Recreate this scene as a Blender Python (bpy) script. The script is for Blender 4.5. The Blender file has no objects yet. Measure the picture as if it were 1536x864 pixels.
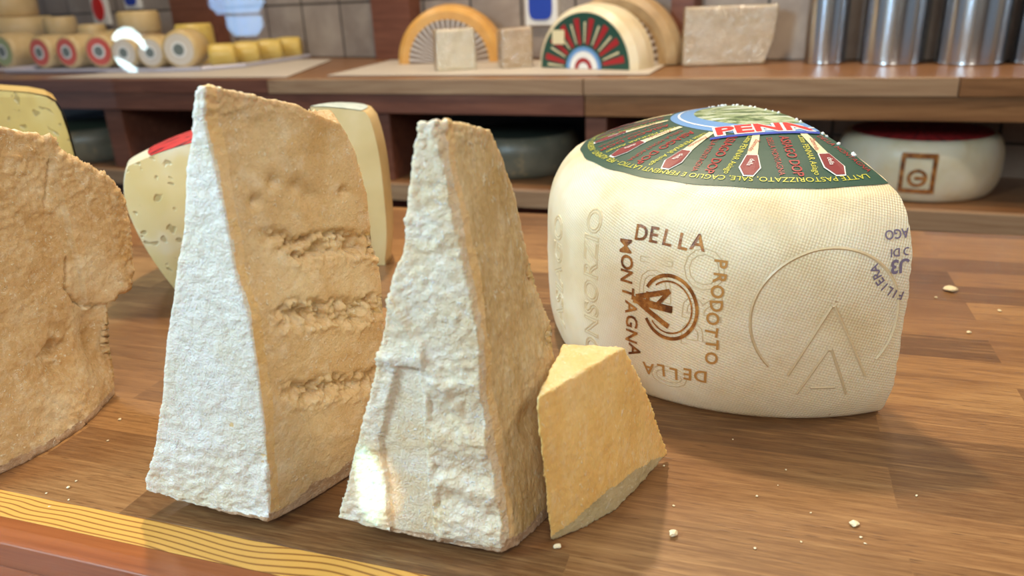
import bpy, bmesh, math, random
from mathutils import Vector, noise, Matrix
random.seed(7)
SC = bpy.context.scene
COL = SC.collection
R = math.radians
# ------------------------------------------------------------------ camera
cam_d = bpy.data.cameras.new('camera'); cam = bpy.data.objects.new('camera', cam_d); COL.objects.link(cam)
cam_d.sensor_width = 36; cam_d.lens = 36*1150/1536; cam_d.clip_start = .02; cam_d.clip_end = 60
yaw, pit, rol = R(18.6), R(21), R(2.5)
fw = Vector((-math.sin(yaw)*math.cos(pit), math.cos(yaw)*math.cos(pit), -math.sin(pit)))
r0 = Vector((math.cos(yaw), math.sin(yaw), 0)); u0 = r0.cross(fw)
rt = math.cos(rol)*r0 - math.sin(rol)*u0; up = rt.cross(fw)
m = Matrix((rt, up, -fw)).transposed().to_4x4(); m.translation = (0, 0, .24)
cam.matrix_world = m
cam_d.dof.use_dof = True; cam_d.dof.focus_distance = .42; cam_d.dof.aperture_fstop = 8.5
SC.camera = cam
SC.view_settings.view_transform = 'Standard'; SC.view_settings.look = 'None'
SC.view_settings.gamma = 1; SC.view_settings.use_curve_mapping = False
SC.view_settings.exposure = 0.16
# ------------------------------------------------------------------ daylight, lamps and added streak spots
W = bpy.data.worlds.new('world'); SC.world = W; W.use_nodes = True
W.node_tree.nodes['Background'].inputs[0].default_value = (.62, .8, 1, 1)
W.node_tree.nodes['Background'].inputs[1].default_value = .3
def area(name, loc, tgt, size, power, col, spread=180):
    d = bpy.data.lights.new(name, 'AREA'); d.shape = 'DISK'; d.size = size; d.energy = power; d.color = col; d.spread = R(spread)
    o = bpy.data.objects.new(name, d); COL.objects.link(o); o.location = loc
    o.rotation_euler = (Vector(tgt)-Vector(loc)).to_track_quat('-Z', 'Y').to_euler(); return o
area('ceiling_lamp_light', (-.48, 1.15, 1.5), (-.1, .4, 0), .09, 22, (1, .80, .56))
area('ceiling_lamp_light', (.95, .75, 1.45), (-.1, .4, .05), .16, 8, (1, .80, .57))
area('ceiling_lamp_light', (-1.6, 1.5, 1.5), (-1.4, 1.75, .1), .2, 8, (1, .86, .7))
area('ceiling_lamp_light', (.1, 1.45, 1.5), (0, 1.65, .1), .2, 5, (1, .82, .62))
area('daylight_from_street', (-.95, -.35, .75), (-.24, .26, .1), .42, 20, (.58, .82, 1))
def streak_spot(name, tgt, w, h, power, col):
    d = bpy.data.lights.new(name, 'SPOT'); d.energy = power; d.color = col; d.shadow_soft_size = .002; d.spot_blend = .7; d.spot_size = R(h)
    o = bpy.data.objects.new(name, d); COL.objects.link(o); o.location = (-.36, -.45, .30); o.scale = (w/h, 1, 1)
    o.rotation_euler = (Vector(tgt)-o.location).to_track_quat('-Z', 'Y').to_euler()
streak_spot('rainbow_streak_light', (-.1575, .261, .030), 1.9, 3.4, 14, (1, .62, .25)); streak_spot('rainbow_streak_light', (-.1605, .261, .031), 1.1, 3.4, 36, (.25, .95, 1))  # unseen coloured spots added to throw the rainbow streak on the wedge
area('daylight_from_street', (.35, -.9, .95), (-.05, .45, .05), .7, 10, (1, .93, .82))
# ------------------------------------------------------------------ materials
def mat(name, color=(.8, .8, .8), rough=.5, metal=0, spec=.5, sss=0, sr=(1, .6, .3), sscale=.004, emis=None, coat=0):
    M = bpy.data.materials.new(name); M.use_nodes = True
    b = M.node_tree.nodes['Principled BSDF']
    b.inputs['Base Color'].default_value = (*color, 1); b.inputs['Roughness'].default_value = rough
    b.inputs['Metallic'].default_value = metal; b.inputs['Specular IOR Level'].default_value = spec
    if sss:
        b.inputs['Subsurface Weight'].default_value = sss; b.inputs['Subsurface Radius'].default_value = sr
        b.inputs['Subsurface Scale'].default_value = sscale
    if coat:
        b.inputs['Coat Weight'].default_value = coat; b.inputs['Coat Roughness'].default_value = .08
    if emis: b.inputs['Emission Color'].default_value = (*emis[0], 1); b.inputs['Emission Strength'].default_value = emis[1]
    return M
class NT:
    def __init__(s, M): s.M = M; s.t = M.node_tree; s.b = s.t.nodes['Principled BSDF']
    def n(s, typ, **k):
        n = s.t.nodes.new('ShaderNode'+typ)
        for a, v in k.items():
            if a.startswith('i_'):
                key = a[2:]
                key = int(key) if key.isdigit() else key.replace('_', ' ')
                if hasattr(v, 'is_output'): s.t.links.new(v, n.inputs[key])
                else: n.inputs[key].default_value = v
            else: setattr(n, a, v)
        return n
    def link(s, a, b): s.t.links.new(a, b)
    def obj(s): return s.n('TexCoord').outputs['Object']
    def mapv(s, v, scale=(1, 1, 1), loc=(0, 0, 0), rot=(0, 0, 0)):
        return s.n('Mapping', i_0=v, i_Scale=scale, i_Location=loc, i_Rotation=rot).outputs[0]
    def noise(s, v, scale, detail=4, rough=.55, dist=0):
        return s.n('TexNoise', i_Vector=v, i_Scale=scale, i_Detail=detail, i_Roughness=rough, i_Distortion=dist).outputs[0]
    def ramp(s, f, stops):
        r = s.n('ValToRGB', i_0=f); e = r.color_ramp.elements
        while len(e) < len(stops): e.new(.5)
        for k, (p, c) in enumerate(stops):
            e[k].position = p; e[k].color = (*c, 1) if not isinstance(c, (int, float)) else (c, c, c, 1)
        return r.outputs[0]
    def mix(s, f, a, b, mode='MIX'):
        m_ = s.n('Mix', data_type='RGBA', blend_type=mode)
        for sock, v in ((m_.inputs[0], f), (m_.inputs[6], a), (m_.inputs[7], b)):
            if hasattr(v, 'is_output'): s.t.links.new(v, sock)
            elif isinstance(v, (int, float)): sock.default_value = v
            else: sock.default_value = (*v, 1)
        return m_.outputs[2]
    def math(s, op, a, b=0, c=0):
        m_ = s.n('Math', operation=op)
        for sock, v in ((m_.inputs[0], a), (m_.inputs[1], b), (m_.inputs[2], c)):
            if hasattr(v, 'is_output'): s.t.links.new(v, sock)
            else: sock.default_value = v
        return m_.outputs[0]
    def bump(s, h, strength=.5, dist=.001, nrm=None):
        b = s.n('Bump', i_Strength=strength, i_Distance=dist, i_Height=h)
        if nrm is not None: s.link(nrm, b.inputs['Normal'])
        return b.outputs[0]
    def out(s, col=None, nrm=None, rough=None):
        if col is not None: s.link(col, s.b.inputs['Base Color'])
        if nrm is not None: s.link(nrm, s.b.inputs['Normal'])
        if rough is not None: s.link(rough, s.b.inputs['Roughness'])

def paste(name, c0, c1, c2, speck=(.95, .92, .82), stretch=(1, 1, 1), amt=1., big=35, rough=.42, sss=.25, bump=.6, fine=900, speckscale=330, rot=(0, 0, 0)):
    """grainy hard cheese: mottled paste, pale crystals, fine crumbly relief"""
    M = mat(name, c1, rough, spec=.45, sss=sss, sscale=.005); T = NT(M); o = T.obj(); v = T.mapv(o, stretch, rot=rot)
    a = T.noise(v, big, 5, .6, .4)
    col = T.ramp(a, [(.3, c0), (.52, c1), (.72, c2)])
    b = T.noise(v, big*5, 5, .65)
    col = T.mix(T.math('MULTIPLY', T.ramp(b, [(.52, 0), (.68, 1)]), .45*amt), col, speck)
    vo = T.n('TexVoronoi', i_Vector=T.mix(.08, v, T.n('TexNoise', i_Vector=v, i_Scale=60).outputs[1]), i_Scale=speckscale)
    sp = T.ramp(vo.outputs['Distance'], [(.10, 1), (.26, 0)])
    gate = T.ramp(T.noise(v, 90, 2), [(.5, 0), (.62, 1)])
    col = T.mix(T.math('MULTIPLY', T.math('MULTIPLY', sp, gate), 1.*min(1, amt)), col, speck)
    v2 = T.mix(.03, v, T.n('TexNoise', i_Vector=v, i_Scale=240, i_Detail=3).outputs[1])
    vb = T.n('TexVoronoi', i_Vector=v2, i_Scale=175); rc = T.n('SeparateXYZ', i_0=vb.outputs['Color'])
    big_sp = T.math('MULTIPLY', T.ramp(vb.outputs['Distance'], [(.2, 1), (.34, 0)]), T.ramp(rc.outputs[0], [(.70, 0), (.76, 1)]))
    col = T.mix(T.math('MULTIPLY', big_sp, .9*min(1, amt)), col, speck)
    v3 = T.noise(v, 420, 5, .75); col = T.mix(T.math('MULTIPLY', T.ramp(v3, [(.28, 1), (.46, 0)]), .35*min(1, amt)), col, tuple(x*.72 for x in c0))
    h = T.math('ADD', T.math('MULTIPLY', T.noise(v, 140, 6, .7, .6), 1.3), T.math('MULTIPLY', T.noise(v, fine, 4, .6), .5))
    h = T.math('ADD', h, T.math('MULTIPLY', big_sp, .35))
    T.out(col, T.bump(h, bump, .0016), T.ramp(T.noise(v, 500, 2), [(.4, rough-.14), (.65, rough+.2)]))
    return M

M_white = paste('pale_paste', (.76, .69, .52), (.84, .80, .71), (.89, .88, .83), (.96, .96, .94), big=28, rough=.4, amt=.8, bump=.8)
M_white2 = paste('pale_paste_mottled', (.74, .57, .33), (.82, .71, .52), (.88, .82, .70), (.96, .96, .92), big=45, rough=.4, amt=1., bump=.9)
M_edge = paste('golden_edge', (.72, .48, .20), (.78, .56, .27), (.82, .62, .36), big=30, amt=.3)
M_tan = paste('golden_paste', (.60, .39, .17), (.74, .55, .31), (.82, .69, .46), (.90, .84, .70), big=22, rough=.36, amt=.8)
M_tan2 = paste('golden_grain_paste', (.50, .33, .12), (.67, .50, .26), (.79, .67, .43), (.88, .82, .64), stretch=(1, 1, .33), big=50, rough=.34, amt=.7, bump=.8)
M_block = paste('amber_paste', (.56, .34, .13), (.70, .51, .28), (.80, .68, .47), (.90, .84, .68), big=30, rough=.36, amt=.9)
M_rind = paste('brown_rind', (.40, .25, .14), (.52, .35, .22), (.62, .46, .33), (.76, .66, .54), sss=0, big=60, rough=.5, bump=.9)
M_small = paste('smooth_orange_paste', (.80, .50, .16), (.87, .59, .22), (.92, .68, .32), (.96, .88, .66), stretch=(1, 1, .45), rot=(0, .5, 0), big=40, rough=.38, amt=.5, bump=.3)
M_small_top = paste('flaky_yellow_paste', (.84, .60, .24), (.90, .70, .34), (.93, .78, .48), (.95, .88, .66), big=60, amt=1, bump=.5)
M_small_rind = paste('shade_grey_rind', (.46, .38, .2), (.53, .44, .25), (.6, .5, .3), big=60, amt=.3, bump=.4)  # foot rind, with the shade there greyed into its colour
M_crumb = mat('crumb', (.80, .69, .47), .5, sss=.2)

def holey(name, c0, c1, c2, hscale, hth):
    M = mat(name, c1, .42, sss=.2); T = NT(M); o = T.obj()
    col = T.ramp(T.noise(o, 14, 3), [(.35, c0), (.55, c1), (.7, c2)])
    v = T.mix(.05, o, T.n('TexNoise', i_Vector=o, i_Scale=40).outputs[1])
    vo = T.n('TexVoronoi', i_Vector=T.mapv(v, (1, 1, 1.35)), i_Scale=hscale, i_Randomness=1.)
    gate = T.ramp(T.noise(o, 50, 1), [(.46, 0), (.52, 1)])
    hole = T.math('MULTIPLY', T.ramp(vo.outputs['Distance'], [(hth*.7, 1), (hth, 0)]), gate)
    col = T.mix(T.math('MULTIPLY', hole, .6), col, tuple(x*.5 for x in c0))
    T.out(col, T.bump(T.math('MULTIPLY', hole, -1), .6, .0015)); return M
M_hole1 = holey('pale_holey_paste', (.62, .48, .20), (.70, .57, .30), (.78, .72, .56), 70, .34)
M_hole2 = holey('yellow_holey_paste', (.47, .29, .08), (.56, .36, .10), (.60, .42, .15), 80, .32)

def wood(name, c0, c1, c2, rings=60, stretch=(1, 12, 12), rough=.35, coat=0, bump=.15, dist=3., spec=.5):
    M = mat(name, c1, rough, coat=coat, spec=spec); T = NT(M); o = T.obj(); v = T.mapv(o, stretch)
    a = T.noise(v, 2.2, 5, .6, dist)
    g = T.noise(T.mapv(o, tuple(s*8 if s > 1 else s*2 for s in stretch)), 6, 5, .7)
    f = T.math('ADD', T.math('MULTIPLY', a, .65), T.math('MULTIPLY', g, .35))
    col = T.ramp(f, [(.35, c0), (.5, c1), (.66, c2)])
    T.out(col, T.bump(g, bump, .0006)); return M
M_redwood = wood('red_brown_wood', (.12, .04, .022), (.17, .06, .034), (.23, .088, .05), rough=.4)
M_redmould = wood('varnished_red_wood', (.20, .05, .012), (.27, .075, .018), (.33, .10, .028), rough=.42, spec=.3)
M_shelfwood = wood('shelf_wood', (.15, .065, .025), (.23, .105, .042), (.31, .155, .065), rough=.35)
M_lightstrip = wood('light_edge_wood', (.27, .15, .08), (.36, .22, .125), (.44, .29, .17), rough=.4)
M_dark = mat('dark_blue_panel', (.018, .03, .055), .7)
M_mauve = mat('mauve_wood', (.30, .22, .26), .5)

def butcher():
    M = mat('beech_butcher_block', (.5, .3, .13), .34, spec=.5); T = NT(M); o = T.obj()
    br = T.n('TexBrick', offset=.37, offset_frequency=2, squash=1.0, i_Vector=T.mapv(o, (1, 1, 1), (.07, .013, 0)), i_Color1=(0, 0, 0, 1), i_Color2=(1, 1, 1, 1), i_Mortar=(.3, .3, .3, 1), i_Scale=1., i_Mortar_Size=.00015, i_Mortar_Smooth=.5, i_Bias=0., i_Brick_Width=.23, i_Row_Height=.036)
    rnd = br.outputs['Color']
    # every lath gets its own offset so the figure never runs across a joint
    off = T.n('CombineXYZ', i_0=T.math('MULTIPLY', rnd, 7.3), i_1=T.math('MULTIPLY', rnd, 3.1), i_2=T.math('MULTIPLY', rnd, 11.))
    vv = T.n('VectorMath', operation='ADD', i_0=o, i_1=off.outputs[0]).outputs[0]
    fig = T.noise(T.mapv(vv, (3.2, 26, 3)), 1.6, 4, .55, 1.2)
    rings = T.math('SINE', T.math('MULTIPLY', fig, 42))
    grain = T.noise(T.mapv(vv, (14, 260, 14)), 3, 5, .7, .3)
    por = T.n('TexVoronoi', i_Vector=T.mapv(vv, (70, 520, 50)), i_Scale=1.)
    pores = T.math('MULTIPLY', T.ramp(por.outputs['Distance'], [(.12, 1), (.3, 0)]), T.ramp(T.noise(T.mapv(vv, (5, 40, 5)), 2, 2), [(.46, 0), (.62, 1)]))
    base = T.ramp(rnd, [(0, (.10, .043, .015)), (.3, (.19, .088, .031)), (.6, (.26, .125, .046)), (.85, (.33, .17, .062)), (1, (.43, .24, .09))])
    col = T.mix(T.math('MULTIPLY', T.ramp(rings, [(.2, 0), (.9, 1)]), .34), base, (.22, .10, .035))
    col = T.mix(T.math('MULTIPLY', T.ramp(grain, [(.42, 0), (.7, 1)]), .3), col, (.46, .26, .10))
    col = T.mix(T.math('MULTIPLY', T.ramp(grain, [(.3, 1), (.52, 0)]), .6), col, (.12, .05, .016))
    st = T.noise(T.mapv(vv, (4, 110, 6)), 2.2, 6, .72, .5)
    col = T.mix(T.math('MULTIPLY', T.ramp(st, [(.33, 1), (.5, 0)]), .5), col, (.13, .055, .018))
    col = T.mix(T.math('MULTIPLY', T.ramp(st, [(.54, 0), (.7, 1)]), .4), col, (.52, .31, .13))
    col = T.mix(T.math('MULTIPLY', pores, .75), col, (.10, .04, .013))
    T.out(col, T.bump(T.math('SUBTRACT', grain, pores), .25, .0004), T.ramp(grain, [(.3, .28), (.7, .42)]))
    return M
M_counter = butcher()
def pine():
    M = mat('pine_strip', (.7, .42, .12), .42, spec=.3); T = NT(M); o = T.obj()
    warp = T.noise(T.mapv(o, (8, 16, 1)), 1., 2, .4, .5)
    y = T.n('SeparateXYZ', i_0=o).outputs[1]
    ph = T.math('ADD', T.math('MULTIPLY', y, 1900), T.math('MULTIPLY', warp, 42))
    s = T.math('SINE', ph)
    col = T.ramp(s, [(0, (.66, .35, .075)), (.6, (.58, .28, .055)), (.9, (.25, .09, .014)), (1, (.21, .07, .01))])
    g = T.noise(T.mapv(o, (20, 600, 20)), 2, 4, .7)
    col = T.mix(T.math('MULTIPLY', g, .25), col, (.70, .42, .13))
    T.out(col, T.bump(g, .1, .0003)); return M
M_pine = pine()

def tile():
    M = mat('stone_wall_tile', (.4, .36, .33), .45); T = NT(M); o = T.obj()
    v = T.n('CombineXYZ', i_0=T.n('SeparateXYZ', i_0=o).outputs[0], i_1=T.n('SeparateXYZ', i_0=o).outputs[2]).outputs[0]
    br = T.n('TexBrick', offset=0., i_Vector=T.mapv(v, (1, 1, 1), (.02, .065, 0)), i_Color1=(.8, .8, .8, 1), i_Color2=(1, 1, 1, 1), i_Mortar=(0.12, .11, .10, 1), i_Scale=1., i_Mortar_Size=.0035, i_Mortar_Smooth=.3, i_Brick_Width=.15, i_Row_Height=.15)
    n1 = T.noise(o, 9, 6, .65, .5)
    c = T.ramp(n1, [(.3, (.27, .215, .185)), (.5, (.35, .29, .25)), (.7, (.44, .375, .32))])
    col = T.mix(1., c, br.outputs['Color'], 'MULTIPLY')
    T.out(col, T.bump(T.math('SUBTRACT', n1, T.math('MULTIPLY', br.outputs['Fac'], 2)), .3, .002)); return M
M_tile = tile()
M_plaster = mat('cream_plaster', (.62, .56, .48), .8)
M_pave = mat('grey_paving', (.10, .10, .10), .8)
M_floor = mat('brown_floor_tile', (.12, .08, .06), .5)
M_steel = mat('brushed_steel', (.62, .62, .64), .22, metal=1)
M_tray = mat('steel_tray', (.62, .62, .74), .3, metal=.35)
M_paper = mat('greaseproof_paper', (.56, .50, .43), .55)
M_black = mat('black_hollow', (.01, .01, .012), .8)

# Asiago rind: woven cloth imprint; uv in metres (arc along the rim, height)
def rindmat(name, c0, c1, c2, weave=True, rough=.38):
    M = mat(name, c1, rough, sss=.2, spec=.5); T = NT(M); o = T.obj()
    n1 = T.noise(o, 16, 4, .6, .3)
    col = T.ramp(n1, [(.3, c0), (.5, c1), (.68, c2)])
    col = T.mix(T.math('MULTIPLY', T.ramp(T.noise(o, 45, 3), [(.6, 0), (.8, 1)]), .4), col, (.72, .5, .22))
    col = T.mix(T.ramp(T.noise(o, 260, 1), [(.78, 0), (.82, .6)]), col, (.4, .2, .08))
    if weave:
        uv = T.n('UVMap').outputs[0]
        s = T.n('SeparateXYZ', i_0=uv); P = 2*math.pi/.0027
        a = T.math('SINE', T.math('MULTIPLY', T.math('ADD', s.outputs[0], T.math('MULTIPLY', s.outputs[1], .55)), P))
        b = T.math('SINE', T.math('MULTIPLY', T.math('SUBTRACT', T.math('MULTIPLY', s.outputs[1], 1.05), T.math('MULTIPLY', s.outputs[0], .5)), P))
        h = T.math('ADD', T.math('MULTIPLY', a, b), T.math('MULTIPLY', T.noise(o, 120, 4), 2.2))
        col = T.mix(T.math('MULTIPLY', T.ramp(T.math('MULTIPLY', a, b), [(.2, 1), (.6, 0)]), .12), col, (.74, .55, .32))
        T.out(col, T.bump(h, .28, .0005))
    else: T.out(col, T.bump(T.noise(o, 100, 4), .3, .001))
    return M
M_asiago = rindmat('cream_woven_rind', (.74, .58, .34), (.85, .73, .51), (.89, .81, .64))
M_rind_pale = rindmat('pale_plain_rind', (.68, .55, .34), (.76, .66, .46), (.8, .72, .55), False)
M_rind_tan = rindmat('tan_plain_rind', (.56, .40, .18), (.62, .46, .22), (.68, .52, .28), False)
M_rind_yel = rindmat('yellow_plain_rind', (.58, .40, .09), (.66, .48, .12), (.72, .55, .2), False)
M_rind_org = rindmat('orange_plain_rind', (.60, .30, .06), (.68, .36, .09), (.72, .42, .13), False)
M_rind_brn = rindmat('brown_plain_rind', (.34, .22, .11), (.42, .28, .14), (.5, .36, .2), False)
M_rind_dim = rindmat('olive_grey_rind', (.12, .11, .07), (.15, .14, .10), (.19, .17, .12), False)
def brandmat():
    M = mat('burnt_brand', (.35, .14, .03), .45); T = NT(M); o = T.obj()
    T.out(T.ramp(T.noise(o, 110, 4, .7), [(.35, (.10, .028, .006)), (.5, (.30, .10, .018)), (.66, (.55, .25, .06))]), T.bump(T.noise(o, 300, 3), .6, .001)); return M
M_brand = brandmat(); M_brand2 = mat('faint_burnt_brand', (.50, .25, .07), .45)
M_groove = mat('embossed_rind', (.70, .54, .33), .4, sss=.2)
M_stamp = mat('violet_ink', (.20, .16, .24), .6)
M_green = mat('dark_green_label', (.014, .065, .043), .45)
M_lred = mat('red_print', (.36, .018, .022), .35); M_lyel = mat('yellow_print', (.62, .58, .06), .35)
M_lcream = mat('cream_print', (.75, .66, .42), .4); M_lwhite = mat('white_print', (.82, .82, .80), .4)
M_lblue = mat('sky_blue_print', (.15, .32, .62), .35); M_lbright = mat('bright_red_print', (.75, .03, .03), .3)
M_lmaroon = mat('maroon_print', (.22, .025, .03), .35); M_lnavy = mat('navy_print', (.02, .06, .42), .35)
def scenemat():
    M = mat('meadow_print', (.3, .4, .2), .35); T = NT(M); o = T.obj()
    T.out(T.ramp(T.noise(T.mapv(o, (1, 3, 1)), 40, 4, .7, .8), [(.35, (.03, .07, .03)), (.47, (.16, .24, .10)), (.55, (.5, .56, .36)), (.68, (.55, .66, .74))])); return M
M_scene = scenemat()
M_pink = mat('red_round_label', (.62, .10, .07), .4); M_sage = mat('sage_round_label', (.35, .42, .2), .4)
M_beige = mat('beige_round_label', (.66, .60, .52), .4); M_labelc = mat('grey_label_centre', (.16, .19, .18), .4)
def ribmat():
    M = mat('ribbed_grey_face', (.42, .38, .36), .5); T = NT(M); s = T.n('SeparateXYZ', i_0=T.obj())
    a = T.math('ARCTAN2', s.outputs[2], s.outputs[0]); w = T.math('SINE', T.math('MULTIPLY', a, 46))
    T.out(T.ramp(w, [(.2, (.20, .14, .11)), (.8, (.66, .62, .60))]), T.bump(w, .6, .002)); return M
M_rib = ribmat()
def film():
    M = bpy.data.materials.new('cling_film'); M.use_nodes = True; T = NT(M); t = T.t
    h = T.noise(T.obj(), 45, 4, .6, 1.5)
    nb = T.bump(h, 1., .006)
    g = T.n('BsdfGlossy', i_Roughness=.12, i_Color=(1, 1, 1, 1)); T.link(nb, g.inputs['Normal'])
    tr = T.n('BsdfTransparent'); lw = T.n('LayerWeight', i_Blend=.5); T.link(nb, lw.inputs['Normal']); fr = T.math('ADD', .15, T.math('MULTIPLY', T.math('POWER', lw.outputs['Facing'], 6.), .7))
    mx = T.n('MixShader'); T.link(T.math('MINIMUM', T.math('MULTIPLY', fr, 1.6), 1), mx.inputs[0]); T.link(tr.outputs[0], mx.inputs[1]); T.link(g.outputs[0], mx.inputs[2])
    T.link(mx.outputs[0], t.nodes['Material Output'].inputs[0]); return M
M_film = film()
def glassmat():
    M = bpy.data.materials.new('window_glass'); M.use_nodes = True; T = NT(M); t = T.t
    g = T.n('BsdfGlossy', i_Roughness=.0, i_Color=(1, 1, 1, 1)); tr = T.n('BsdfTransparent', i_Color=(.985, .99, .985, 1)); lw = T.n('LayerWeight', i_Blend=.5)
    fr = T.math('ADD', .02, T.math('MULTIPLY', T.math('POWER', lw.outputs['Facing'], 5.), .9))
    mx = T.n('MixShader'); T.link(fr, mx.inputs[0]); T.link(tr.outputs[0], mx.inputs[1]); T.link(g.outputs[0], mx.inputs[2])
    T.link(mx.outputs[0], t.nodes['Material Output'].inputs[0]); return M
M_glass = glassmat()

# ------------------------------------------------------------------ helpers
def tag(o, label=None, cat=None, group=None, kind=None):
    if label: o['label'] = label
    if cat: o['category'] = cat
    if group: o['group'] = group
    if kind: o['kind'] = kind
    return o
def empty(name, loc, label, cat, group=None, rz=0):
    o = bpy.data.objects.new(name, None); COL.objects.link(o); o.location = loc; o.rotation_euler = (0, 0, rz)
    o.empty_display_size = .02
    return tag(o, label, cat, group)
def link_mesh(name, me, parent=None, world=True):
    o = bpy.data.objects.new(name, me); COL.objects.link(o)
    if parent is not None:
        o.parent = parent
        if world:
            base = Vector((0, 0, 0)); p = parent
            while p is not None: base += Vector(p.location); p = p.parent
            o.location = -base
    return o
def meshobj(name, V, F, mats, parent=None, fm=None, smooth=False, world=True, uv=None):
    me = bpy.data.meshes.new(name); me.from_pydata([tuple(v) for v in V], [], F)
    for m_ in (mats if isinstance(mats, (list, tuple)) else [mats]): me.materials.append(m_)
    if fm: me.polygons.foreach_set('material_index', fm)
    if smooth: me.polygons.foreach_set('use_smooth', [True]*len(me.polygons))
    if uv is not None:
        L = me.uv_layers.new(name='UVMap')
        for lp in me.loops: L.data[lp.index].uv = uv[lp.vertex_index]
    me.update(); return link_mesh(name, me, parent, world)
def box(name, lo, hi, mats, parent=None, bev=0., world=True, seg=2):
    bm = bmesh.new(); bmesh.ops.create_cube(bm, size=1)
    for v in bm.verts: v.co = Vector([(lo[i]+hi[i])/2+v.co[i]*(hi[i]-lo[i]) for i in range(3)])
    if bev: bmesh.ops.bevel(bm, geom=bm.edges[:], offset=bev, segments=seg, affect='EDGES', profile=.5)
    me = bpy.data.meshes.new(name); bm.to_mesh(me); bm.free(); me.materials.append(mats); return link_mesh(name, me, parent, world)
def settle(o, loc, rz=0):
    """give a single mesh built in world space an origin of its own"""
    for v in o.data.vertices: v.co -= Vector(loc)
    o.location = loc; return o
def lathe(prof, n=48, a0=0., a1=360., c=(0, 0)):
    V = []; F = []; full = abs(a1-a0) >= 360; k = n if full else n+1
    for j in range(k):
        a = R(a0+(a1-a0)*j/n)
        for r, z in prof: V.append((c[0]+r*math.cos(a), c[1]+r*math.sin(a), z))
    p = len(prof)
    for j in range(n):
        j2 = (j+1) % k
        for i in range(p-1): F.append((j*p+i, j2*p+i, j2*p+i+1, j*p+i+1))
    return V, F
def remesh(V, F, voxel):
    """dense even skin over a rough solid"""
    bm = bmesh.new(); vs = [bm.verts.new(v) for v in V]
    for f in F:
        try: bm.faces.new([vs[i] for i in f])
        except ValueError: pass
    bmesh.ops.triangulate(bm, faces=bm.faces[:]); bmesh.ops.recalc_face_normals(bm, faces=bm.faces[:])
    me = bpy.data.meshes.new('tmp'); bm.to_mesh(me); bm.free()
    o = bpy.data.objects.new('tmp', me); COL.objects.link(o)
    md = o.modifiers.new('r', 'REMESH'); md.mode = 'VOXEL'; md.voxel_size = voxel; md.use_smooth_shade = True
    dg = bpy.context.evaluated_depsgraph_get(); ev = o.evaluated_get(dg); r = bpy.data.meshes.new_from_object(ev)
    bpy.data.objects.remove(o); bpy.data.meshes.remove(me); return r
def loft(front, back):
    n = len(front); V = list(front)+list(back); F = [tuple(range(n)), tuple(range(2*n-1, n-1, -1))]
    for i in range(n): j = (i+1) % n; F.append((i, i+n, j+n, j))
    return V, F
def loft4(left, right, rs, ls, mid=(), midb=()):
    """solid from four edges given bottom to top; mid and midb bend the foot between left and right"""
    n = len(left); V = list(left)+list(right)+list(rs)+list(ls); F = []
    for a, b in ((0, 1), (1, 2), (2, 3), (3, 0)):
        for i in range(n-1): F.append((a*n+i, b*n+i, b*n+i+1, a*n+i+1))
    F.append((n-1, 2*n-1, 3*n-1, 4*n-1)); m0 = len(V); V += list(mid)+list(midb); k = len(mid)
    fr = [0]+[m0+i for i in range(k)]+[n]; bk = [3*n]+[m0+k+i for i in range(k)]+[2*n]
    F.append(tuple(fr)); F.append(tuple(bk))
    for i in range(k+1): F.append((fr[i], bk[i], bk[i+1], fr[i+1]))
    return V, F
def mm(L): return [Vector((a/1000, b/1000, c/1000)) for a, b, c in L]
def fbm(p, s, o=4): return noise.fractal(Vector(p)*s, 1., 2.1, o)
class VP:
    __slots__ = ('co', 'normal')
    def __init__(s, c, n): s.co = c; s.normal = n
def grab(me): return [VP(Vector(v.co), n) for v, n in zip(me.vertices, [Vector(x.vector) for x in me.vertex_normals])]
def store(me, L):
    me.vertices.foreach_set('co', [c for v in L for c in v.co]); me.update()
def split(me, name_mats, classify, parent):
    """cut one dense skin into its look-alike regions, each a mesh of its own"""
    me.update(); groups = {}
    for p in me.polygons: groups.setdefault(classify(p.center, p.normal), []).append(p)
    cos = [Vector(v.co) for v in me.vertices]; out = {}
    for key, polys in groups.items():
        idx = {}; V = []; F = []; N = []; FM = []
        nm, mats, sub = name_mats[key]
        for p in polys:
            f = []
            for i in p.vertices:
                if i not in idx: idx[i] = len(V); V.append(cos[i])
                f.append(idx[i])
            F.append(f); FM.append(sub(p.center, p.normal) if sub else 0)
        o = meshobj(nm, V, F, mats, parent, FM, True); out[key] = o
    bpy.data.meshes.remove(me); return out
def textmesh(s, size=1., outline=0., align='CENTER', bold=0.):
    cu = bpy.data.curves.new('t', 'FONT'); cu.body = s; cu.size = size; cu.align_x = align; cu.align_y = 'CENTER'; cu.resolution_u = 3
    if outline: cu.fill_mode = 'NONE'; cu.bevel_depth = outline; cu.bevel_resolution = 1
    if bold: cu.offset = bold
    o = bpy.data.objects.new('t', cu)
    me = bpy.data.meshes.new_from_object(o); V = [v.co.copy() for v in me.vertices]; F = [tuple(p.vertices) for p in me.polygons]
    bpy.data.objects.remove(o); bpy.data.meshes.remove(me); return V, F
class MB:
    def __init__(s): s.V = []; s.F = []; s.M = []
    def add(s, V, F, m_=0, fn=None):
        b = len(s.V); s.V += [fn(v) if fn else v for v in V]; s.F += [tuple(i+b for i in f) for f in F]; s.M += [m_]*len(F)
    def build(s, name, mats, parent=None, world=True, smooth=False): return meshobj(name, s.V, s.F, mats, parent, s.M, smooth, world)
def dup(root, loc, rz, label=None, group=None):
    r = root.copy(); COL.objects.link(r); r.location = loc; r.rotation_euler = (0, 0, rz)
    if label: r['label'] = label
    if group: r['group'] = group
    for ch in list(root.children):
        c = ch.copy(); COL.objects.link(c); c.parent = r
        for g in ch.children:
            d = g.copy(); COL.objects.link(d); d.parent = c
    return r

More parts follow.
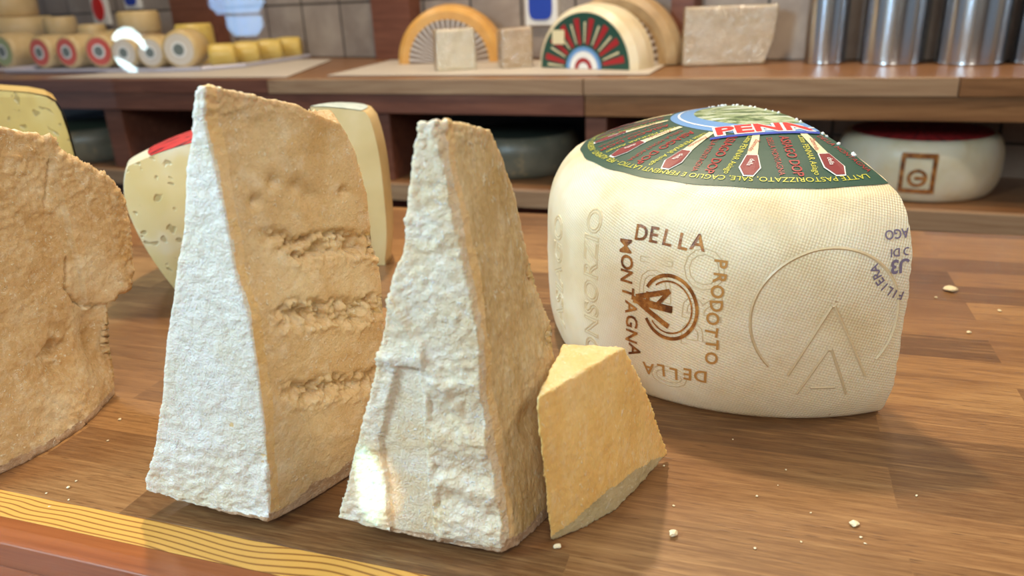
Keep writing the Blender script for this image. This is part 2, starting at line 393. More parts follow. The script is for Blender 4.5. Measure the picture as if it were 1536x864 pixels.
# ------------------------------------------------------------------ room
def struct(o): o['kind'] = 'structure'; return o
WA = R(-13.5)                       # the tiled wall runs a little askew to the counter
wu = Vector((math.cos(WA), math.sin(WA), 0)); wn = Vector((-math.sin(WA), math.cos(WA), 0)); W0 = Vector((-.427, 1.885, 0))
def wallpt(s, z, d=0): return W0+wu*s-wn*d+Vector((0, 0, z))     # s along the wall, d in front of it
wb = box('wall_back', (-4.2, 0, -.9), (3.4, .12, 1.7), M_tile); wb.location = W0; wb.rotation_euler = (0, 0, WA); struct(wb)
struct(box('floor', (-4.8, .1, -.95), (3, 3.4, -.9), M_floor)); struct(box('ceiling', (-4.8, .1, 1.7), (3, 3.4, 1.78), M_plaster))
struct(box('wall_left', (-4.9, .1, -.9), (-4.8, 3.4, 1.7), M_plaster)); struct(box('wall_right', (2.6, .1, -.9), (2.7, 3.4, 1.7), M_plaster))
struct(box('wall_front', (-4.8, .04, 1.15), (3, .16, 1.7), M_plaster))
struct(box('ground', (-8, -9, -.96), (8, .04, -.92), M_pave))
pane = struct(box('window_1', (-2.2, .199, -.012), (1.9, .203, 1.1), M_glass))

# wall across the street; glowing shapes added so the pane mirrors them as glare
struct(box('wall_opposite', (-6, -5.75, -.92), (4, -5.65, 3), mat('dark_render', (.06, .06, .06), .9)))
M_skyglow = mat('sky_glow_panel', (.3, .5, .8), .3, emis=((.35, .62, 1), 15)); M_glare = mat('glare_glow', (.8, .9, 1), .3, emis=((.62, .9, 1), 34))
ow = empty('mirrored_panels', (-4.375, -5.6, .2), 'added glowing octagonal panels across the street, mirrored in the shop window', 'window')  # added emitters, only there for the bright reflection in the glass
for a, b in (((-4.70, .175), (-4.385, .50)), ((-4.365, .175), (-4.16, .50)), ((-4.55, -.01), (-4.385, .155)), ((-4.365, -.01), (-4.20, .155))):
    x0, x1 = a[0], b[0]; z0, z1 = a[1], b[1]; c_ = .07; lft = x0 < -4.37
    P = [(x0+(c_ if lft else 0), z0), (x1-(0 if lft else c_), z0), (x1, z0+(0 if lft else c_)), (x1, z1), (x0, z1), (x0, z0+(c_ if lft else 0))]
    V, F = loft([Vector((x, -5.60, z)) for x, z in P], [Vector((x, -5.63, z)) for x, z in P]); meshobj('pane', V, F, M_skyglow, ow)
box('panel_backing', (-4.72, -5.645, -.03), (-4.14, -5.632, .52), M_black, ow)
lm = empty('mirrored_arc', (-5.665, -5.6, -.105), 'added glowing arc across the street, mirrored in the shop window as glare', 'glow')  # added glowing arc, only there for the curved glare in the glass
V = []; 
for k in range(25):
    a = R(150-k*6.2); w = .05+.045*math.sin(math.pi*k/24)
    for r_ in (.20-w, .20): V.append(Vector((-5.665+r_*math.cos(a), -5.6, -.105+r_*math.sin(a))))
meshobj('glare_arc', V, [(2*k, 2*k+1, 2*k+3, 2*k+2) for k in range(24)], M_glare, lm)
V = []
for k in range(13):
    a = R(200+k*7); w = .03+.05*math.sin(math.pi*k/12)
    for r_ in (.20-w, .20): V.append(Vector((-5.665+r_*math.cos(a), -5.6, -.105+r_*math.sin(a))))
meshobj('glare_arc', V, [(2*k, 2*k+1, 2*k+3, 2*k+2) for k in range(12)], M_glare, lm)

# ------------------------------------------------------------------ counter
ct = empty('counter', (-.2, .5, -.9), 'long beech butcher block counter with pine and red wood front edge', 'counter')
box('worktop', (-2.2, .2453, -.038), (1.9, .829, 0), M_counter, ct, .0008)
box('pine_strip', (-2.2, .2272, -.038), (1.9, .245, .0006), M_pine, ct, .0006)
box('front_moulding', (-2.2, .2102, -.05), (1.9, .227, .0012), M_redmould, ct, .0012, seg=3)
box('lower_moulding', (-2.2, .172, -.06), (1.9, .210, -.012), M_redmould, ct, .002, seg=3)
box('cabinet_base', (-2.2, .24, -.9), (1.9, .8, -.038), M_redwood, ct)

# ------------------------------------------------------------------ back shelving
SA = R(-3.0); su = Vector((math.cos(SA), math.sin(SA), 0)); S0 = Vector((-.327, 1.462, 0))
sh = empty('shelf_unit', (-.327, 1.462, -.9), 'low wooden shelf unit running along the tiled wall behind the counter', 'shelf', rz=SA)
def shbox(nm, lo, hi, m_, bev=.001):
    o = box(nm, lo, hi, m_, sh, bev, world=False); o.location = (0, 0, .9); return o
# top board follows the wall at its back
tb = [(-3, 0), (-.0, 0), (2.3, 0)]
V = []; 
for x in (-3.2, 2.3):
    for y, z in ((.004, .060), (.004, .085)): V.append((x, y, z))
for x in (-3.2, 2.3):
    # back edge on the wall line in shelf coordinates
    yb = .425 - (x)*math.tan(R(10.5)) - .005
    for z in (.060, .085): V.append((x, yb, z))
F = [(0, 2, 3, 1), (4, 5, 7, 6), (1, 3, 7, 5), (0, 4, 6, 2), (0, 1, 5, 4), (2, 6, 7, 3)]
o = meshobj('top_board', V, F, M_shelfwood, sh, world=False); o.location = (0, 0, .9)
for a, b, mt in ((-3.2, -.72, M_redwood), (-.718, -.002, M_lightstrip), (.0, .62, M_lightstrip), (.622, 2.3, M_shelfwood)):
    shbox('edge_strip', (a, -.016, .056), (b, .003, .086), mt)
shbox('rail', (-3.2, -.012, .016), (-.001, .008, .0555), M_redwood); shbox('rail', (.001, -.012, .016), (2.3, .008, .0555), M_shelfwood)
for x0, x1 in ((-1.235, -1.18), (-.475, -.432), (-.002, .04)):
    shbox('upright', (x0, .002, -.1295), (x1, .30, .0155), M_redwood)
shbox('lower_board', (-3.2, -.016, -.166), (2.3, .33, -.130), M_shelfwood)
shbox('lower_edge_strip', (-3.2, -.028, -.166), (2.3, -.0165, -.1305), M_lightstrip)
shbox('back_panel', (-3.2, .331, -.13), (2.3, .345, .0595), M_dark)
shbox('base_panel', (-3.2, .06, -.9), (2.3, .08, -.167), M_redwood)
def shpt(x, y, z): return S0+su*x+Vector((-su.y, su.x, 0))*y+Vector((0, 0, z))

# wooden posts against the tiles, blue and red plaques between them
def post(s0, s1, name_label, mt, d=.05):
    o = box('wall_post', (s0, -d, .0855), (s1, -.002, 1.7), mt); o.location = W0; o.rotation_euler = (0, 0, WA); tag(o, name_label, 'post'); return o
post(-1.457, -1.25, 'dark red brown post on the tiled wall behind the small labelled cheeses', M_redwood)
post(-.61, -.48, 'brown wooden post on tiled wall beside the orange half wheel', M_redwood)
post(.235, .285, 'narrow brown post behind the wrapped rectangular cheese', M_redwood)
def plaque(s, z, w, h, mt, label, round_=False):
    e = empty('wall_plaque', wallpt(s, z, .012), label, 'sign', 'plaques on the tiled wall', WA)
    box('backing', (-w, -.004, -h), (w, .0115, h), M_lwhite, e, .003, world=False)
    n = 24; V = []; k = 2 if round_ else 4
    for j in range(n):
        a = 2*math.pi*j/n; c_, s_ = math.cos(a), math.sin(a)
        r = 1/(abs(c_)**k+abs(s_)**k)**(1/k); V += [(w*.72*r*c_, -.0042, h*.72*r*s_), (w*.72*r*c_, -.0075, h*.72*r*s_)]
    F = [tuple(2*j+1 for j in range(n)), tuple(2*j for j in reversed(range(n)))]+[(2*j, 2*((j+1) % n), 2*((j+1) % n)+1, 2*j+1) for j in range(n)]
    meshobj('badge', V, F, mt, e, world=False)
plaque(-.106, .212, .044, .048, M_lnavy, 'white wall plaque with a blue badge above the wrapped cheeses')
plaque(-1.707, .285, .042, .042, M_lnavy, 'white wall plaque with a blue badge above the small round cheeses')
plaque(-1.903, .250, .045, .056, M_lbright, 'wall plaque with a round red badge at the left', True)

# ------------------------------------------------------------------ hard cheese wedges
def wedge1():
    root = empty('hard_cheese_wedge', (-.22, .29, 0), 'tall hard cheese wedge with bluish white face and ragged cracks across its tan side', 'cheese')
    left = mm([(-285, 251, 10), (-282, 251, 20), (-276, 251, 32), (-265, 252, 60), (-253, 252, 96), (-241, 252, 126), (-231, 253, 151), (-222, 253, 182), (-217, 253, 193), (-214, 253, 204), (-210, 253, 211)])
    right = mm([(-215, 253, 3), (-211, 253, 25), (-208, 253, 53), (-206, 253, 87), (-205, 253, 113), (-208, 253, 137), (-208, 253, 163), (-209, 253, 183), (-210, 253, 199), (-208, 253, 208), (-206, 253, 212)])
    rs = mm([(-192, 322, 1), (-187, 330, 15), (-186, 337, 31), (-186, 335, 73), (-184, 335, 103), (-185, 331, 126), (-184, 330, 151), (-185, 325, 172), (-186, 321, 180), (-187, 317, 187), (-194, 296, 198)])
    ls = [p+Vector((.022, .07, 0)) for p in left]; ls[-1] = Vector((-.2, .297, .198)); ls[-2] = Vector((-.199, .306, .192))
    mid = mm([(-262, 252, 4), (-238, 252, 1)]); midb = [p+Vector((.022, .07, -.001)) for p in mid]
    me = remesh(*loft4(left, right, rs, ls, mid, midb), .0008)
    nR = Vector((.9514, -.3057, -.0371)); P0 = Vector((-.2145, .2531, .003))
    bands = [(.148, 1.0, .0062), (.1135, 1.2, .0058), (.074, 1.0, .005)]
    L_ = grab(me)
    for v in L_:
        p = v.co.copy(); n = v.normal.copy()
        isR = n.dot(nR) > .6; d = (fbm(p, 60, 3)*.00035+fbm(p, 260, 4)*.00035)
        if isR:
            d *= .7; depth = (p.y-.253)
            for z0, w, amp in bands:
                zc = z0 - depth*.31 + fbm((p.x, p.y, z0), 45, 3)*.004
                t = (p.z-zc)/(.0052*w)
                g = math.exp(-t**4); rag = min(1.3, max(0, .75+1.6*fbm(p, 210, 4)))
                fade = min(1, max(.0, (depth-.008)/.02))
                if z0 > .14: fade = min(1, max(0, (depth-.012)/.02))*.9
                d -= amp*g*rag*fade
                d += .0018*math.exp(-((p.z-zc+.0085)/.0035)**2)*max(0, .4+1.4*fbm(p, 230, 3))*fade
            for (py, pz, r_) in ((.278, .168, .004), (.289, .163, .005), (.296, .158, .006), (.268, .162, .003), (.315, .155, .003)):
                q = math.hypot(p.y-py, p.z-pz)/r_
                if q < 1.6: d -= .003*math.exp(-q*q*1.5)
        elif n.y < -.6:
            if p.z < .045: d += .0012*fbm(p, 120, 3)
        d += abs(fbm(p, 210, 3))*.0016*min(1, max(0, (p.z-.188)/.015))
        v.co = p+n*d
        if v.co.z < .030:                       # the old rim curls up towards the front face
            k = min(1, max(0, 1-(v.co.y-.2525)/.022)); v.co.z = max(v.co.z, 0)+.0065*k*k*(1-max(0, v.co.z)/.03)**2*(1-.4*min(1, max(0, (v.co.x+.235)/.02)))
        if v.co.z < .0001: v.co.z = .0001
    store(me, L_)
    def cls(c, n):
        lim = .0085 if (n.y < -.6) else .010+.0145*max(0, 1-(c.y-.253)/.07)*0+.004*fbm(c, 60, 3)
        return 1 if (c.z < lim or (n.z < -.5 and c.z < .02)) else 0
    def sub(c, n):
        e = c.y-.2518-.0008*fbm(c, 60, 2)
        return 0 if e < .0022 else (1 if e > .0068+.002*fbm(c, 40, 2) else 2)
    split(me, {0: ('paste', [M_white, M_tan, M_edge], sub), 1: ('rind', [M_rind], None)}, cls, root)
    # loose nugget stuck in the middle crack
    return root
wedge1()
def wedge2():
    root = empty('hard_cheese_wedge', (-.13, .29, 0), 'hard cheese wedge with crumbly cream face, touching the small orange cheese piece', 'cheese')
    left = mm([(-179, 259, 8), (-176, 259, 20), (-172, 260, 33), (-163, 260, 59), (-155, 261, 80), (-146, 261, 109), (-139, 261, 134), (-133, 262, 148), (-129, 262, 170), (-124, 262, 189), (-121, 262, 197)])
    right = mm([(-98, 263, 1), (-98, 263, 14), (-99, 263, 29), (-102, 263, 56), (-104, 263, 82), (-104, 263, 107), (-106, 263, 130), (-109, 263, 149), (-112, 263, 170), (-114, 263, 185), (-115, 263, 198)])
    rs = mm([(-80, 317, 0), (-81, 318, 18), (-83, 318, 40), (-87, 317, 80), (-88, 318, 93), (-92, 312, 112), (-95, 308, 131), (-97, 306, 145), (-100, 301, 167), (-103, 297, 180), (-105, 293, 189)])
    ls = [p+Vector((.019, .052, 0)) for p in left]; ls[-1] = Vector((-.108, .292, .189)); ls[-2] = Vector((-.110, .297, .180))
    mid = mm([(-160, 260, 3), (-128, 262, 0)]); midb = [p+Vector((.019, .052, -.001)) for p in mid]
    me = remesh(*loft4(left, right, rs, ls, mid, midb), .0008)
    nR = Vector((.9476, -.3082, .0844))
    L_ = grab(me)
    for v in L_:
        p = v.co.copy(); n = v.normal.copy(); q = Vector((p.x, p.y, p.z*.3))
        d = fbm(p, 55, 3)*.0005+fbm(p, 240, 4)*.0004
        if n.dot(nR) > .6:
            d = fbm(q, 170, 4)*.0006+fbm(p, 330, 3)*.00035
            for (py, pz, r_, a_) in ((.293, .056, .008, .0045), (.309, .122, .006, .003), (.316, .088, .005, .003)):
                e = math.hypot(p.y-py, p.z-pz)/r_; d -= a_*math.exp(-e*e)
        elif n.y < -.6:
            # smooth sliced strip between two crumbly sides, broken shoulder above it
            sx = p.x+.001*fbm(p, 50, 2); inside = max(-.1525, -.179+p.z*.32+.008) < sx < -.131 and p.z < .094
            if inside: d = d*.15-.0016
            else: d += .0009*abs(fbm(p, 110, 4))+.0005*fbm(p, 300, 3)
            if p.z > .094 and p.z < .112 and sx < -.128: d += .0018*math.exp(-((p.z-.099)/.004)**2)
            s = (p.x+.128)+(p.z-.1)*.5
            d += .0016*math.exp(-(s/.003)**2)*(1 if p.z > .06 else 0)
            if p.z < .09 and p.x > -.128: d += .002*math.sin(p.z*230+fbm(p, 30, 2)*3)*.6
        d += abs(fbm(p, 260, 3))*.0024*min(1, max(0, (p.z-.182)/.012))
        v.co = p+n*d
        if v.co.z < .030:
            k = min(1, max(0, 1-(v.co.y-.260)/.02)); v.co.z = max(v.co.z, 0)+.0055*k*k*(1-max(0, v.co.z)/.03)**2
        if v.co.z < .0001: v.co.z = .0001
    store(me, L_)
    def cls(c, n):
        lim = .0078 if n.y < -.6 else .008+.004*fbm(c, 60, 3)
        return 1 if (c.z < lim or (n.z < -.5 and c.z < .02)) else 0
    def sub(c, n):
        e = c.y-(.2635+(c.x+.098)*.05)-.0008*fbm(c, 60, 2)
        return 0 if e < .0042 else (1 if e > .0078+.002*fbm(c, 40, 2) else 2)
    split(me, {0: ('paste', [M_white2, M_tan2, M_edge], sub), 1: ('rind', [M_rind], None)}, cls, root)
wedge2()
def seg_d(y, z, pts):
    b = 9
    for (y0, z0), (y1, z1) in zip(pts, pts[1:]):
        dy, dz = y1-y0, z1-z0; t = max(0, min(1, ((y-y0)*dy+(z-z0)*dz)/(dy*dy+dz*dz))); b = min(b, math.hypot(y-y0-t*dy, z-z0-t*dz))
    return b
def block():
    root = empty('hard_cheese_block', (-.45, .33, 0), 'big craggy amber block of aged hard cheese at the left edge', 'cheese')
    out = [(228, 0), (259, 0), (304, 0), (349, 0), (352, 14), (354, 33), (360, 61), (369, 66), (380, 65), (385, 78), (391, 109), (391, 123), (387, 133), (380, 142), (372, 147), (364, 153), (355, 158), (350, 163), (349, 170), (340, 175), (318, 182), (280, 190), (240, 194), (228, 193)]
    fr = [Vector((-.3973-(y-259)*4.5e-5, y/1000, z/1000)) for y, z in out]
    bk = [p+Vector((-.13, .035, -.0)) for p in fr]
    me = remesh(*loft(fr, bk), .0009)
    cr1 = [(.345, .159), (.341, .150), (.337, .141), (.333, .134)]; cr2 = [(.339, .099), (.333, .083), (.338, .072), (.346, .065), (.356, .062)]
    L_ = grab(me)
    for v in L_:
        p = v.co.copy(); n = v.normal.copy()
        d = fbm(p, 38, 3)*.0011+fbm(p, 170, 4)*.0006+fbm(p, 420, 2)*.0003
        if n.x > .5:
            w = max(0, min(1, (.36-p.y)/.02)); 
            c1 = seg_d(p.y+.001*fbm(p, 200, 2), p.z, cr1); c2 = seg_d(p.y+.001*fbm(p, 200, 2), p.z, cr2)
            d -= .003*math.exp(-(c1/.0009)**2)+.0035*math.exp(-(c2/.0012)**2)
            e = math.hypot((p.y-.315)/.012, (p.z-.048)/.013); d -= .012*math.exp(-e*e)*(.7+.6*fbm(p, 90, 3))
            e = math.hypot((p.y-.346)/.012, (p.z-.042)/.022); d -= .011*math.exp(-e*e)
            if p.z > .062 and p.y > .345: d += .003
            # lower half swells towards the shop window
            d += .012*max(0, math.sin(math.pi*min(1, max(0, (p.y-.245)/.105))))*max(0, 1-p.z/.07)
        if p.z > .13 or p.y > .375: d += abs(fbm(p, 130, 3))*.002
        v.co = p+n*d
        if v.co.z < .0001: v.co.z = .0001
    store(me, L_)
    def cls(c, n): return 1 if (c.z < .0042+.004*abs(fbm(c, 50, 2))*(1 if c.y < .30 else .2) or n.z < -.7 and c.z < .02) else 0
    split(me, {0: ('paste', [M_block], None), 1: ('rind', [M_rind], None)}, cls, root)
block()
def small():
    root = empty('cheese_piece', (-.06, .32, 0), 'small smooth orange cheese piece with slanting flaky top before the big cut wheel', 'cheese')
    P = mm([(-81, 280, 1), (-70, 292, 0), (-56, 311, 0), (-46, 336, 2), (-37, 362, 4), (-45, 346, 44), (-55, 327, 82), (-84, 274, 79), (-83, 318, 85), (-74, 320, 2), (-60, 345, 2)])
    bm = bmesh.new(); [bm.verts.new(p) for p in P]; bmesh.ops.convex_hull(bm, input=bm.verts[:])
    bm.verts.index_update(); V = [v.co.copy() for v in bm.verts]; F = [tuple(v.index for v in f.verts) for f in bm.faces]; bm.free()
    me = remesh(V, F, .0008)
    nF = Vector((.88, -.4745, 0)); P0 = Vector((-.081, .28, 0))
    L_ = grab(me)
    for v in L_:
        p = v.co.copy(); n = v.normal
        d = fbm(p, 70, 3)*.0004+fbm(p, 300, 3)*.00018
        if max(abs(n.dot(nF)), abs(n.z)) < .93: d += fbm(p, 330, 3)*.0007
        v.co = p+n*d
        if v.co.z < .0001: v.co.z = .0001
    store(me, L_)
    def cls(c, n):
        e = (c-P0).dot(Vector((.4745, .88, 0)))/.092
        return 1 if (c.z < .003+.011*max(0, math.sin(math.pi*max(0, min(1, e))))+.001*fbm(c, 80, 2)) else 0
    def sub(c, n):
        if n.z > .6: return 1
        return 0
    split(me, {0: ('paste', [M_small, M_small_top], sub), 1: ('rind', [M_small_rind], None)}, cls, root)
small()

# ------------------------------------------------------------------ big cut wheel with green label
CX, CY, WR, WH, DOME = -.0015, .559, .1492, .1314, .0276
def rside(z):
    t = z/WH
    return (WR-.0181+.0181*(1-abs(2*t-1)**4)) if t > .5 else (WR-.008+.008*(1-abs(2*t-1)**5))
def ztop(rho):
    s = 1-rho/(WR-.0181); return WH+DOME*(1-(1-s)**2) if s >= 0 else WH
A1 = -56.2
def ripple(q):
    ph = Vector((q.x-CX, q.y-CY, 0)); k = fbm(q, 22, 3)*.0006+fbm(q, 90, 2)*.0002; return ph.normalized()*k
def sidept(phi, z, off=0):
    r = rside(max(0, min(WH, z))); a = R(phi); d = Vector((math.cos(a), math.sin(a), 0)); q = Vector((CX, CY, z))+d*r
    return q+ripple(q)+d*off
def toppt(x, y, off=0): q = Vector((CX+x, CY+y, ztop(math.hypot(x, y)))); q.z += fbm(q, 35, 2)*.0003+off; return q
def wheel():
    root = empty('cut_cheese', (CX, CY, 0), 'large cut cream cheese wheel with dark green printed top label and brown burnt brand', 'cheese')
    prof = [(0, .0002), (.05, .0002), (.1, .0002), (WR-.009, .0002)]
    nz = 64; prof += [(rside(WH*k/nz), max(.0006, WH*k/nz)) for k in range(1, nz)]
    rin = WR-.0181; prof += [(rin*(1-k/40), ztop(rin*(1-k/40))) for k in range(0, 41)]
    n = 260; V, F = lathe(prof, n, A1-180, A1, (CX, CY)); p = len(prof)
    arc = [0]
    for a, b in zip(prof, prof[1:]): arc.append(arc[-1]+math.hypot(a[0]-b[0], a[1]-b[1]))
    uv = []; V2 = []
    for j in range(n+1):
        for i in range(p):
            uv.append((R(180*j/n)*WR, arc[i]))
            q = Vector(V[j*p+i]); ph = Vector((q.x-CX, q.y-CY, 0))
            if .002 < q.z and prof[i][0] > .02:
                zz = fbm(q, 35, 2)*.0003; q += ripple(q) if prof[i][0] > rin-.001 else Vector((0, 0, 0))
                if prof[i][0] < rin-.001: q.z += zz
            if j in (0, n): q += Vector((math.sin(R(-A1)), math.cos(R(-A1)), 0))*fbm(q, 120, 3)*.0012
            V2.append(q)
    rindo = meshobj('rind', V2, F, M_asiago, root, smooth=True, uv=uv)
    cf = [V2[n*p+i] for i in range(1, p)]+[V2[i] for i in range(p-1, 0, -1)]
    m_ = sum(cf, Vector())/len(cf)
    meshobj('cut_face', cf+[m_], [(i, (i+1) % len(cf), len(cf)) for i in range(len(cf))], M_hole1, root)
    # printed label on the domed top
    mb = MB(); LR = .1245
    def disc(r0, r1, mi, off, a0=A1-179.6, a1=A1-.4, na=160, nr=16, wav=0):
        V = []; F = []
        for j in range(na+1):
            a = R(a0+(a1-a0)*j/na)
            for i in range(nr+1):
                r = r0+(r1-r0)*i/nr + (wav*math.sin(a*23)*(i == nr)); V.append(toppt(r*math.cos(a), r*math.sin(a), off))
        for j in range(na):
            for i in range(nr): F.append((j*(nr+1)+i, j*(nr+1)+i+1, (j+1)*(nr+1)+i+1, (j+1)*(nr+1)+i))
        mb.add(V, F, mi)
    disc(.0, LR, 0, .0005, wav=.0004); disc(.046, .062, 5, .0007); disc(.0555, .057, 4, .0009); disc(.0, .046, 6, .0007)
    cutn = Vector((math.sin(R(-A1)), math.cos(R(-A1)), 0))   # outward from the cut
    ccut = R(A1)
    def keep(V, F, m_, marg=.0015):
        ok = [(-math.sin(ccut)*(v.x-CX)+math.cos(ccut)*(v.y-CY)) for v in V]
        mb.add(V, [f for f in F if all(ok[i] < -marg for i in f)], m_)
    def put(V, F, x, y, rot, mi, off=.0009):
        c_, s_ = math.cos(rot), math.sin(rot)
        keep([toppt(x+v.x*c_-v.y*s_, y+v.x*s_+v.y*c_, off) for v in V], F, mi)
    def radial(s, size, phi, rmid, mi, dphi=0, bold=0, off=.0009, flip=0):
        V, F = textmesh(s, size, bold=bold); a = R(phi+dphi)
        put(V, F, rmid*math.cos(a), rmid*math.sin(a), R(phi)+flip, mi, off)
    def quad(phi, r0, r1, w0, w1, mi, off, dphi=0):
        a = R(phi+dphi); rx, ry = math.cos(a), math.sin(a); V = []; F = []; N = 8
        for k in range(N+1):
            r = r0+(r1-r0)*k/N; w = (w0+(w1-w0)*k/N)/2
            for s in (-1, 1): V.append(toppt(rx*r-ry*w*s, ry*r+rx*w*s, off))
        for k in range(N): F.append((2*k, 2*k+2, 2*k+3, 2*k+1))
        keep(V, F, mi)
    def hexs(phi, rm, ln, w, mi, off, dphi):
        a = R(phi+dphi); rx, ry = math.cos(a), math.sin(a)
        pts = [(rm-ln, -w*.55), (rm-ln, w*.55), (rm+ln*.25, w), (rm+ln, w*.45), (rm+ln, -w*.45), (rm+ln*.25, -w)]
        keep([toppt(rx*r-ry*s, ry*r+rx*s, off) for r, s in pts], [tuple(range(6))], mi)
    step = 25.
    for k in range(-1, 8):
        ph = -79-step*k
        radial('ASIAGO DOP', .0080, ph, .0905, 1, bold=.0001)
        radial('DELLA MONTAGNA', .0050, ph, .091, 1, dphi=-5.5)
        radial('Latte PENNAR Asiago', .0052, ph, .090, 2, dphi=6.6)
        quad(ph, .064, .094, .0042, .0062, 3, .0009, 11.5); radial('Zlamindo', .0042, ph, .080, 1, dphi=11.5, off=.0012)
        hexs(ph, .1035, .0118, .0062, 4, .0010, 11.5); hexs(ph, .1035, .0108, .0054, 7, .0013, 11.5)
        radial('della', .0042, ph, .1015, 4, dphi=11.5, off=.0016)
    rimt = 'LATTE PASTORIZZATO, SALE, CAGLIO E FERMENTI LATTICI - PER ALIMENTI - INGREDIENTI: LATTE PASTORIZZATO - SALE - CAGLIO E FERMENTI - '
    V, F = textmesh(rimt, .0058, align='LEFT'); W_ = max(v.x for v in V); r_ = .1172
    fn = []
    for v in V:
        a = R(-60)-v.x/r_; rr = r_+v.y; fn.append(toppt(rr*math.cos(a), rr*math.sin(a), .0009))
    keep(fn, F, 2, .003)
    # big red name with white outline across the picture
    V, F = textmesh('PENNAR', .0185, bold=.0018, align='LEFT'); V = [Vector((v.x*1.25, v.y, 0)) for v in V]; put(V, F, -.028, -.0585, R(11), 4, .0011)
    V, F = textmesh('PENNAR', .0185, bold=.0006, align='LEFT'); V = [Vector((v.x*1.25, v.y, 0)) for v in V]; put(V, F, -.028, -.0585, R(11), 8, .0014)
    V = [toppt(-.030+k*.004, -.0705+k*.004*.2+dy, .0012) for k in range(20) for dy in (0, .0032)]
    keep(V, [(2*k, 2*k+2, 2*k+3, 2*k+1) for k in range(19)], 9)
    mb.build('label', [M_green, M_lred, M_lyel, M_lcream, M_lwhite, M_lblue, M_scene, M_lmaroon, M_lbright, M_lnavy], root)
    # marks on the rim
    def smark(name, items, mt, off, label=None):
        b = MB()
        for (V, F, phi, z, rot) in items:
            c_, s_ = math.cos(R(rot)), math.sin(R(rot))
            P = []
            for v in V:
                u, w = v.x*c_-v.y*s_, v.x*s_+v.y*c_
                P.append((phi+math.degrees(u/WR), z+w, v.z))
            b.add([sidept(a, zz, off+vz*.8) for a, zz, vz in P], [f for f in F if all(P[i][0] < A1-.6 and .004 < P[i][1] < WH-.006 for i in f)])
        o = b.build(name, [mt], rindo, smooth=False)
        if label: o['label'] = label
        return o
    def ring(r, w, a0, a1, n=60, sx=1):
        V = []; F = []
        for k in range(n+1):
            a = R(a0+(a1-a0)*k/n)
            for rr in (r-w, r+w): V.append(Vector((rr*math.cos(a)*sx, rr*math.sin(a), 0)))
        for k in range(n): F.append((2*k, 2*k+1, 2*k+3, 2*k+2))
        return V, F
    def bar(x0, y0, x1, y1, w, n=8):
        d = Vector((x1-x0, y1-y0, 0)); nn = Vector((-d.y, d.x, 0)).normalized()*w; V = []; F = []
        for k in range(n+1): q = Vector((x0, y0, 0))+d*(k/n); V += [q-nn, q+nn]
        for k in range(n): F.append((2*k, 2*k+1, 2*k+3, 2*k+2))
        return V, F
    T = lambda s, sz, b=.0002: textmesh(s, sz, bold=b)
    br = []
    def spell(s, sz, phi0, z0, phi1, z1, rot):
        for k, ch in enumerate(s):
            f = (k+.5)/len(s); j1, j2 = random.uniform(-.4, .4), random.uniform(-.0006, .0006)
            br.append((*T(ch, sz), phi0+(phi1-phi0)*f+j1, z0+(z1-z0)*f+j2, rot+random.uniform(-5, 5)))
    spell('DELLA', .0125, -116.5, .108, -99.5, .1065, 0)
    spell('MONTAGNA', .0120, -118.8, .103, -115.5, .029, -90)
    spell('PRODOTTO', .0100, -96.2, .1015, -97.3, .036, -90)
    spell('DELLA', .0110, -97.5, .0275, -113., .024, 180)
    br.append((*ring(.0195, .0011, -150, 150, sx=.85), -106.8, .067, 0)); br.append((*ring(.0160, .0005, -140, 130, sx=.85), -106.8, .067, 0))
    for b_ in ((-.026, .002, -.004, .010, .0016), (-.026, .0, -.004, -.012, .0016), (-.028, .0, -.002, -.001, .0022), (-.018, .007, -.018, -.006, .0012), (-.004, .010, -.012, .0, .0012)):
        br.append((*bar(*b_), -105.2, .067, 0))
    smark('burnt_brand', br[:13]+br[26:], M_brand, .0005, 'dark brown burnt lettering'); smark('burnt_brand', br[13:26], M_brand2, .0005, 'light orange brown burnt lettering')
    em = []
    E_ = lambda s, sz: textmesh(s, sz, outline=.0007 if sz < .03 else .0004)
    em.append((*E_('CONSORZIO', .0195), -129.5, .058, 90)); em.append((*E_('ASIAGO', .022), -146.5, .062, 90))
    em.append((*E_('DI', .03), -110, .082, 90)); em.append((*E_('PRO', .032), -99, .075, 90)); em.append((*E_('0', .032), -106, .022, 90))
    def tube2(pts, w=.0009):
        V = []; F = []
        for (x0, y0), (x1, y1) in zip(pts, pts[1:]):
            d = Vector((x1-x0, y1-y0, 0)); nn = Vector((-d.y, d.x, 0)).normalized()*w; b = len(V); n = 4
            for k in range(n+1):
                q = Vector((x0, y0, 0))+d*(k/n); V += [q-nn, q+Vector((0, 0, .0009)), q+nn]
            for k in range(n):
                c0 = b+3*k; F += [(c0, c0+1, c0+4, c0+3), (c0+1, c0+2, c0+5, c0+4)]
        return V, F
    circ = [(.0405*math.cos(R(a)), .0405*math.sin(R(a))) for a in range(-40, 226, 5)]
    em.append((*tube2(circ), -73.7, .0668, 0))
    em.append((*tube2([(-.019, -.034), (.0005, .008), (.002, .008), (.0245, -.036)]), -73.2, .0668, 0))
    em.append((*tube2([(-.013, -.046), (.001, -.018), (.003, -.018), (.015, -.047)]), -73.2, .0668, 0)); em.append((*tube2([(-.006, -.042), (.008, -.042)]), -73.2, .0668, 0))
    for k, it in enumerate(em): smark('embossed_letters' if k < 5 else ('embossed_ring' if k == 5 else 'embossed_triangle'), [it], M_groove, .0)
    st = [(*T('ASIAGO', .0068, .0001), -58.0, .1125, 180), (*T('CASEIFICIO DI', .0062, .0001), -54, .1030, 180), (*T('EU3', .0105, .0003), -58, .0955, 180)]
